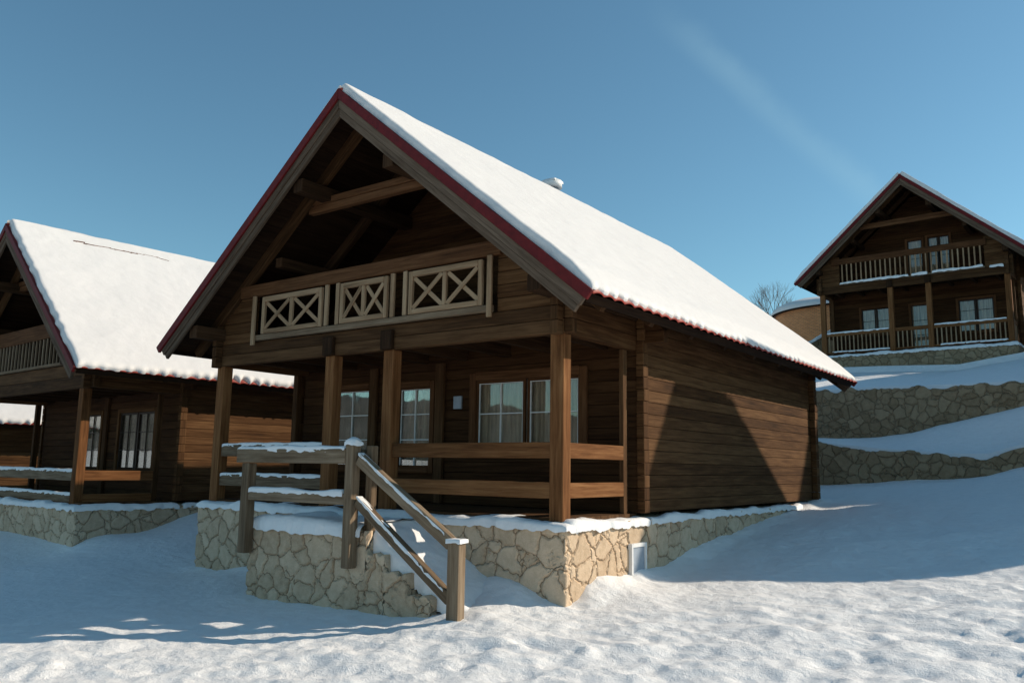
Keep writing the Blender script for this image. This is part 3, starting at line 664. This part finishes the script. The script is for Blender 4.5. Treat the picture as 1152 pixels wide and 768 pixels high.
# ------------------------------------------------------------------ stone steps with handrail
def steps():
    random.seed(5)
    t = empty('stone_steps', 'snow covered fieldstone landing and steps with grey wooden handrail before the porch', 'steps', (-2.6, -1.15, -1.1))
    o = Vector((-2.6, -1.15, -1.1))
    def tp(x, y):
        z = -.20
        for xe, zz in ((-1.98, -.45), (-1.66, -.64), (-1.30, -.86), (-.96, -1.3)):
            if x > xe: z = zz
        return z - o.z + .012 * math.sin(x * 23) + .014 * math.sin(x * 41 + 1)
    stone_block('stone_wall', -4.17 - o.x, -.90 - o.x, 0, .38, -.6, lambda x, y: tp(x + o.x, y), M['stone'], t, .022)
    stone_block('landing', -4.15 - o.x, -2.0 - o.x, .36, 1.06, -.6, lambda x, y: -.22 - o.z, M['stone'], t, .05)
    st = MB()
    for k in range(5): st.box(-2.02 + k * .30 - o.x, -1.70 + k * .30 - o.x, .40, 1.02, -.6, .70 - k * .17, 'y')
    st.build('step', M['stone_old'], t)
    # snow on landing and running down the flight
    def base(x, y):
        X = x + o.x
        s_ = np.clip((X + 2.05) / 1.85, 0, 1)
        return -.245 - o.z - 1.05 * s_ ** .95 + .05 * np.clip(y - .5, 0, 1)
    snow_sheet('snow_cover', -4.22 - o.x, -2.02 - o.x, -.05, 1.08, -.235 - o.z, .13, .045, 61, t, r=.10, jit=.03, lump=.55, lsc=2.2, drop=.04, rim=(1, 0, 1, 0))
    snow_sheet('snow_cover', -2.12 - o.x, -.30 - o.x, .10, 1.10, base, .13, .035, 62, t, r=.13, jit=.035, lump=.5, lsc=1.8, drop=.16, rim=(0, 1, 1, 0))
    # handrail
    def pt(x, y, z): return (x - o.x, y - o.y, z - o.z)
    def bb(name, x0, x1, y0, y1, z0, z1, m='grey'):
        b = MB(); b.box(x0 - o.x, x1 - o.x, y0 - o.y, y1 - o.y, z0 - o.z, z1 - o.z); return b.build(name, M[m], t, .012, 2)
    yo = -1.185
    bb('rail_post', -2.22, -2.09, yo - .13, yo, -.62, .83); 
    bb('rail_post', -4.20, -4.05, yo - .13, yo, -.58, .575)
    bb('rail_post', -2.08, -1.98, yo + .08, yo + .18, -.3, .80)
    bb('handrail', -4.33, -2.222, yo - .13, yo - .01, .58, .76); bb('handrail', -4.09, -2.222, yo - .115, yo - .02, .10, .235)
    bb('rail_post', -.61, -.45, yo - .11, yo + .01, -1.35, -.19)
    a = MB(); a.bar(pt(-2.06, yo - .04, .64), pt(-.605, yo - .04, -.245), .09, .145); a.build('handrail', M['grey'], t, .012, 2)
    a = MB(); a.bar(pt(-2.06, yo - .04, .15), pt(-.605, yo - .04, -.82), .09, .125); a.build('handrail', M['grey'], t, .012, 2)
    # rails' snow
    snow_sheet('rail_snow', -4.33 - o.x, -2.24 - o.x, yo - .13 - o.y, yo - .01 - o.y, .76 - o.z, .035, .03, 71, t, r=.045, jit=.006, lump=.9, lsc=2.0)
    snow_sheet('rail_snow', -4.08 - o.x, -2.26 - o.x, yo - .12 - o.y, yo - .02 - o.y, .235 - o.z, .03, .03, 72, t, r=.045, jit=.006, lump=.9, lsc=2.0)
    snow_sheet('rail_snow', -2.235 - o.x, -2.075 - o.x, yo - .145 - o.y, yo + .02 - o.y, .83 - o.z, .06, .02, 73, t, r=.085, jit=.012, lump=1.2, lsc=7)
    snow_sheet('rail_snow', -.625 - o.x, -.435 - o.x, yo - .125 - o.y, yo + .025 - o.y, -.19 - o.z, .010, .02, 74, t, r=.07, jit=.006, lump=.9, lsc=6)
    for (x0, z0, x1, z1, hh, sd) in ((-2.05, .64 + .078, -.68, -.21 + .083, .018, 75), (-2.05, .15 + .066, -.68, -.78 + .072, .024, 76)):
        sl_ = (z1 - z0) / (x1 - x0)
        snow_sheet('rail_snow', x0 - o.x, x1 - o.x, yo - .09 - o.y, yo + .01 - o.y, lambda x, y, z0=z0, x0=x0, sl_=sl_: z0 - o.z + (x + o.x - x0) * sl_ - .005, hh * .35, .025, sd, t, r=.045, jit=.005, lump=1.2, lsc=2)
steps()

# ------------------------------------------------------------------ terrain
CT = np.array([(.1, -.1, -.97), (.1, .6, -.80), (.1, 1.2, -.80), (.1, 2.3, -.75), (.1, 3.96, -.53), (.1, 5.84, -.33), (.1, 8.5, -.14), (.1, 9.6, -.06), (-7, -.1, -1.1), (-6.3, -.1, -1.07),
    (-5.6, -.3, -1.03), (-4.1, -1.25, -1.11), (-2.4, -1.25, -1.13), (-1.3, -1.2, -1.06), (-.9, -1.15, -1.02), (-.55, -1.2, -.99), (-.84, -.15, -.76), (-.2, -.12, -.90), (-1.3, -.3, -.9),
    (-.94, 13, .26), (1.27, 13, .42), (2.7, 13, .52), (3.44, 13, .74), (-10.55, -.5, -1.1), (-10.52, 0, -.87), (-10.46, 1, -.77), (-10.4, 2.2, -.42), (-10.2, 6, -.3),
    (-14.2, -.3, -.95), (-18, 0, -1.0), (5.2, -8, -1.22), (0, -4, -1.22), (4.4, 0, -.93), (4, 5.2, -.42), (4, 9, .12), (8, 5, -.15), (8, 13, .9), (-7.5, 6, -.5), (-7.5, 13, .2), (-14, -6, -1.5), (-4, -4.5, -1.25),
    (10, -6, -1.0), (-12, 13, .2), (2, 0, -.93), (2, 3, -.72), (-20, 12, -.2), (12, 0, -.5), (0, -12, -1.4), (-8.8, 2, -.62), (-8.8, -1.2, -1.12)])
def tps(pts, lam=.02):
    n = len(pts); d = np.linalg.norm(pts[:, None, :2] - pts[None, :, :2], axis=-1)
    K = np.sqrt(d ** 2 + .3 ** 2); P_ = np.c_[np.ones(n), pts[:, :2]]
    A = np.block([[-K + lam * np.eye(n) * -1, P_], [P_.T, np.zeros((3, 3))]])
    w = np.linalg.solve(A, np.r_[pts[:, 2], 0, 0, 0])
    def f(x, y):
        x = np.asarray(x, float); y = np.asarray(y, float); out = w[n] + w[n + 1] * x + w[n + 2] * y
        for i in range(n): out = out - w[i] * np.sqrt((x - pts[i, 0]) ** 2 + (y - pts[i, 1]) ** 2 + .09)
        return out
    return f
S0 = tps(CT)
Y1, Y2 = 13.0, 16.0
def S1a(x): return np.interp(x, [-9, -2, -1, .7, 1.9, 2.75, 3.4, 6], [1.35, 1.36, 1.33, 1.13, 1.02, 1.0, 1.2, 1.5])
def S1b(x): return np.interp(x, [-9, -1.8, -.2, .7, 1.4, 3.3, 6], [1.5, 1.5, 1.5, 1.62, 1.83, 2.26, 2.6])
def S2a(x): return np.interp(x, [-9, 6], [2.86, 2.88])
def S2b(x): return np.interp(x, [-9, -3.5, .6, 2.7, 6, 14], [4.5, 4.42, 4.28, 4.6, 4.9, 5.6])
def height(x, y):
    xc = np.clip(x, -22, 14); yc = np.clip(y, -13, 13.05)
    z = S0(xc, yc)
    m = (y > Y1 + .08); t = np.clip((y - Y1) / (Y2 - Y1), 0, 1); t = t * t * (3 - 2 * t)
    z1 = S1a(x) * (1 - t) + S1b(x) * t; z = np.where(m, z1, z)
    m = (y > Y2 + .08); t = np.clip((y - Y2) / 9.3, 0, 1); z = np.where(m, S2a(x) * (1 - t) + S2b(x) * t, z)
    m = (y > 25.6); t = np.clip((y - 25.6) / 12, 0, 1); z = np.where(m, S2b(x) + .25 + 1.8 * t * t * (3 - 2 * t), z)
    # the terraces run out into a plain slope on the far left
    fl = np.clip((-x - 9.5) / 2.0, 0, 1) * np.clip((y - 12) / 1.0, 0, 1); fl = fl * fl * (3 - 2 * fl)
    z = z * (1 - fl) + (.1 + np.clip(y - 12, 0, 60) * .09) * fl
    far_ = np.clip((np.hypot(x, y - 5) - 60) / 200, 0, 1)
    return z * (1 - far_) + far_ * 4.0
def lines(lo, hi, fine, a, b, grow=1.16):
    p = list(np.arange(a, b + 1e-6, fine)); s = fine
    q = a
    left_ = []
    while q > lo: s *= grow; q -= s; left_.append(q)
    s = fine; q = b; right_ = []
    while q < hi: s *= grow; q += s; right_.append(q)
    return np.array(left_[::-1] + p + right_)
gx = lines(-900, 900, .045, -5.2, 5.0, 1.05)
gy = lines(-900, 900, .045, -5.6, 5.2, 1.03)
gy = gy[(np.abs(gy - Y1 - .08) > .05) & (np.abs(gy - Y2 - .08) > .05) & (np.abs(gy - 25.6) > .05)]
gy = np.sort(np.r_[gy, Y1 + .05, Y1 + .09, Y2 + .05, Y2 + .09, 25.58, 25.63])
GX, GY = np.meshgrid(gx, gy, indexing='ij')
GZ = height(GX, GY)
near = np.clip(1 - (np.hypot(GX, GY + 1) - 10) / 25, 0.25, 1)
bump = .050 * fbm(GX * .75, GY * .75, 3, 2) * near
trod = np.clip((-.55 - .12 * GX - GY + 1.9 * (GX > 0) * GX * .55) / 1.2, 0.12, 1) if False else None
d_front = (-(GY) + .95 * GX - .1)         # positive in front of the shaded band
tr = .22 + .78 / (1 + np.exp(-(d_front - .6) * 1.6))
n1 = fbm(GX * 2.3 + .6 * noise2(GX * 1.1, GY * 1.1, 8), GY * 2.9, 21, 4)
n2 = fbm(GX * 5.1, GY * 6.3, 33, 3)
pits = -np.maximum(0, noise2(GX * 2.6 + 5, GY * 2.6, 44) - .25) ** 1.2
n3 = fbm(GX * 11 + 1.5 * n1, GY * 12.5, 91, 3)
pits2 = -np.maximum(0, noise2(GX * 5.2 + 2, GY * 5.8, 47) - .35) ** 1.1
bump = bump + tr * near * (.050 * n1 + .028 * n2 + .042 * pits + .032 * pits2 + .017 * n3)
bump = bump + .016 * near * fbm(GX * 3.1 + GY, GY * 1.2, 55, 3)
# drifts against the plinths
def drift(x0, x1, y0, y1, r, hgt):
    dx = np.maximum(np.maximum(x0 - GX, GX - x1), 0); dy = np.maximum(np.maximum(y0 - GY, GY - y1), 0); d = np.hypot(dx, dy)
    return hgt * np.exp(-(d / r) ** 2) * (.6 + .9 * fbm(GX * 1.6, GY * 1.6, 70, 3))
bump = bump + drift(-6.95, .1, -.1, 9.6, .22, .09) * (GY < 12)
GZ = GZ + bump
grid = grid_obj('snow_ground', GX, GY, GZ, M['snow_ground'])
grid['kind'] = 'structure'

# wooded hills added behind the camera, unseen, to darken the window reflections
def added_hills():
    a = np.linspace(R(175), R(330), 120); q = np.array([0, .25, .5, .75, 1.0, 1.3])
    A, Q = np.meshgrid(a, q, indexing='ij'); D = 240 + 130 * Q
    top = 300 * math.tan(R(4.6)) * (1 + .55 * np.clip((R(236) - A) / R(14), -.25, 1) + .22 * noise2(A * 9, A * 0, 3) + .06 * noise2(A * 60, A * 0, 4))
    Hh = np.array([-.3, .15, .55, .85, 1.0, .8])[None, :] * top
    o = grid_obj('added_hills', D * np.cos(A), D * np.sin(A), Hh - 2, plain('wooded_hill', (.085, .085, .085), .95, 0., .6, .12, .2)); o['kind'] = 'structure'
added_hills()

# ------------------------------------------------------------------ retaining walls
def rwall(name, label, x0, x1, y, topf, zb, seed):
    def tp(x, yy): return float(topf(x)) - .035 + .09 * float(fbm(x * 1.5, seed + 0., seed, 5)) + .07 * float(noise2(x * 3.3, 2.2, seed))
    ob = stone_block('retaining_wall', x0, x1, y, y + .42, zb, tp, M['stone_old'], None, .055)
    ob['label'] = label; ob['category'] = 'wall'; ob['group'] = 'terrace retaining walls'
    return ob
rwall('retaining_wall', 'lowest fieldstone retaining wall at the foot of the terraces, directly above the shaded snow slope', -9.5, 5.0, Y1, S1a, -.6, 4)
rwall('retaining_wall', 'tall middle fieldstone retaining wall between the two snowy terraces', -9.5, 5.0, Y2, S2a, .6, 9)

# ------------------------------------------------------------------ things uphill behind the main cabin
def round_house():
    t = empty('brick_house', 'round orange brick building with domed snowy roof beyond the main cabin ridge', 'house', (-6.72, 39.1, 6.0))
    r = 3.7; n = 72; th = np.linspace(0, 2 * np.pi, n + 1); z = np.array([-2., 3.2])
    T, Z = np.meshgrid(th, z, indexing='ij'); grid_obj('wall', r * np.cos(T), r * np.sin(T), Z, M['brick'], t, uv=(T * r, Z))
    rr = np.array([3.95, 4.0, 3.85, 3.4, 2.6, 1.6, .7, .001]); hz = np.array([3.12, 3.24, 3.42, 3.62, 3.85, 4.02, 4.1, 4.12])
    T, Rr = np.meshgrid(th, rr, indexing='ij'); H = np.broadcast_to(hz, T.shape) + .12 * noise2(T * 2.0 * (Rr > .1), Rr * .8, 5) * (Rr < 3.9)
    H[-1] = H[0]
    grid_obj('roof_snow', Rr * np.cos(T), Rr * np.sin(T), H, M['snow_roof'], t)
    e = MB()
    for k in range(n): 
        a, b = th[k], th[k + 1]; e.bar((3.9 * math.cos(a), 3.9 * math.sin(a), 3.14), (3.9 * math.cos(b), 3.9 * math.sin(b), 3.14), .14, .09)
    e.build('eave', M['deck'], t)
    for a in (-2.6, -.6, 1.0): 
        w = MB(); w.box(-.4, .4, -.05, .05, .3, 1.5, 'z'); o = w.build('window', M['dark'], t); o.location = (3.7 * math.cos(a), 3.7 * math.sin(a), 0); o.rotation_euler[2] = a + math.pi / 2
round_house()
def garden_wall():
    t = empty('garden_wall', 'sloping dark stone wall with snowy coping behind the porch of the right chalet', 'wall', (-6.6, 30.0, 5.0))
    a, b = Vector((0.2, 0, 1.2)), Vector((1.9, .95, 2.25)); d = (b - a); L_ = math.hypot(d.x, d.y); ang = math.atan2(d.y, d.x)
    o = stone_block('wall_stone', 0, L_, -.15, .15, -1.5, lambda x, y: 1.2 + 1.05 * x / L_, M['stone_old'], t, .08); o.location = (a.x, 0, 0); o.rotation_euler[2] = ang
    s_ = snow_sheet('wall_snow', -.05, L_, -.22, .22, lambda x, y: 1.2 + 1.05 * x / L_, .12, .08, 91, t, r=.1, jit=.03, lump=.5); s_.location = (a.x, 0, 0); s_.rotation_euler[2] = ang
garden_wall()
def tree():
    random.seed(12)
    t = empty('bare_tree', 'leafless tree with a fan of fine twigs beside the round brick building', 'tree', (-11.25, 40.5, 6.2))
    tr_, br = MB(), MB()
    tr_.tube((0, 0, -.6), (.03, .02, 2.2), .14, .10, 8); tr_.tube((.03, .02, 2.2), (.0, .0, 3.2), .10, .05, 8); tr_.build('trunk', M['bark'], t)
    def grow(p, d, l, r, k):
        q = p + d * l; br.tube(p, q, r, r * .7, 5 if k < 3 else 3, False)
        if k >= 6 : return
        n = 3 if k < 4 else 2
        for i in range(n):
            v = Vector((random.gauss(0, 1), random.gauss(0, 1), random.gauss(0, .6)))
            nd = (d * 1.25 + v * (.34 if k else .5) + Vector((0, 0, .10))).normalized()
            grow(q if i else p + d * l * random.uniform(.6, 1), nd, l * random.uniform(.68, .9), r * .62, k + 1)
    for a in range(6):
        ang = a * 1.05; d = Vector((math.cos(ang) * .55, math.sin(ang) * .55, 1)).normalized(); grow(Vector((0, 0, 2.3 + .15 * a)), d, .74, .032, 1)
    br.build('crown', M['bark'], t)
tree()

# ------------------------------------------------------------------ light, sky, camera
AZ, EL = R(47), R(28)
S = Vector((math.cos(EL) * math.cos(AZ), math.cos(EL) * math.sin(AZ), math.sin(EL)))
sun = bpy.data.lights.new('sun', 'SUN'); sun.energy = 5.0; sun.angle = R(.53); sun.color = (1, .88, .72)
so = bpy.data.objects.new('sun', sun); col.objects.link(so); so.rotation_euler = S.to_track_quat('Z', 'Y').to_euler(); so.location = (20, 20, 20)

w = bpy.data.worlds.new('World'); sc.world = w; w.use_nodes = True
nt = w.node_tree; nt.nodes.clear(); L = nt.links.new
out = N(nt, 'ShaderNodeOutputWorld'); bg = N(nt, 'ShaderNodeBackground', Strength=.097)
sky = N(nt, 'ShaderNodeTexSky', sky_type='NISHITA', sun_disc=False); sky.sun_elevation = EL; sky.sun_rotation = math.pi / 2 - AZ
sky.altitude = 600; sky.air_density = 1.0; sky.dust_density = .35; sky.ozone_density = 1.6
# thin wisp of high cloud
tc = N(nt, 'ShaderNodeTexCoord')
p1 = Vector((-.36025, .80133, .47759)).normalized(); p2 = Vector((-.21854, .92183, .32011)).normalized(); nrm = p1.cross(p2).normalized()
def dot(v):
    d = N(nt, 'ShaderNodeVectorMath', operation='DOT_PRODUCT'); L(tc.outputs['Generated'], d.inputs[0]); d.inputs[1].default_value = v; return d.outputs['Value']
nz = N(nt, 'ShaderNodeTexNoise', Scale=9.0, Detail=6.0, Roughness=.6); L(tc.outputs['Generated'], nz.inputs['Vector'])
def math_(op, a, b=None, c=None):
    n = N(nt, 'ShaderNodeMath', operation=op)
    for i, q in enumerate((a, b, c)):
        if q is None: continue
        if isinstance(q, (int, float)): n.inputs[i].default_value = q
        else: L(q, n.inputs[i])
    return n.outputs[0]
dd = math_('ABSOLUTE', math_('MULTIPLY_ADD', math_('SUBTRACT', nz.outputs['Fac'], .5), .03, dot(nrm)))
mr = N(nt, 'ShaderNodeMapRange', interpolation_type='SMOOTHSTEP'); L(dd, mr.inputs[0]); mr.inputs[1].default_value = .0; mr.inputs[2].default_value = .024; mr.inputs[3].default_value = 1; mr.inputs[4].default_value = 0
mid = ((p1 * .35 + p2 * .65)).normalized()
mr2 = N(nt, 'ShaderNodeMapRange', interpolation_type='SMOOTHSTEP'); L(dot(mid), mr2.inputs[0]); mr2.inputs[1].default_value = .975; mr2.inputs[2].default_value = .998
wisp = math_('MULTIPLY', math_('MULTIPLY', mr.outputs[0], mr2.outputs[0]), math_('MULTIPLY', nz.outputs['Fac'], .20))
tint = N(nt, 'ShaderNodeMix', data_type='RGBA', blend_type='MULTIPLY'); tint.inputs[0].default_value = 1; L(sky.outputs[0], tint.inputs[6]); tint.inputs[7].default_value = (1.0, 1.38, 1.30, 1)
mxw = N(nt, 'ShaderNodeMix', data_type='RGBA'); L(wisp, mxw.inputs[0]); L(tint.outputs[2], mxw.inputs[6]); mxw.inputs[7].default_value = (5.2, 8.0, 8.6, 1)
L(mxw.outputs[2], bg.inputs[0]); L(bg.outputs[0], out.inputs[0])

cam = bpy.data.cameras.new('camera'); co = bpy.data.objects.new('camera', cam); col.objects.link(co); sc.camera = co
r_ = Vector((.80541, .59253, .01487)); u_ = Vector((.07740, -.13001, .98849)); f_ = Vector((-.58764, .79499, .15057))
mtx = Matrix((r_, u_, -f_)).transposed().to_4x4(); mtx.translation = (5.2477, -8.1230, .5640); co.matrix_world = mtx
cam.sensor_width = 36; cam.lens = 931.4 / 1152 * 36; cam.clip_end = 3000; cam.clip_start = .05
sc.view_settings.view_transform = 'Standard'; sc.view_settings.look = 'None'; sc.view_settings.exposure = 0; sc.view_settings.gamma = 1
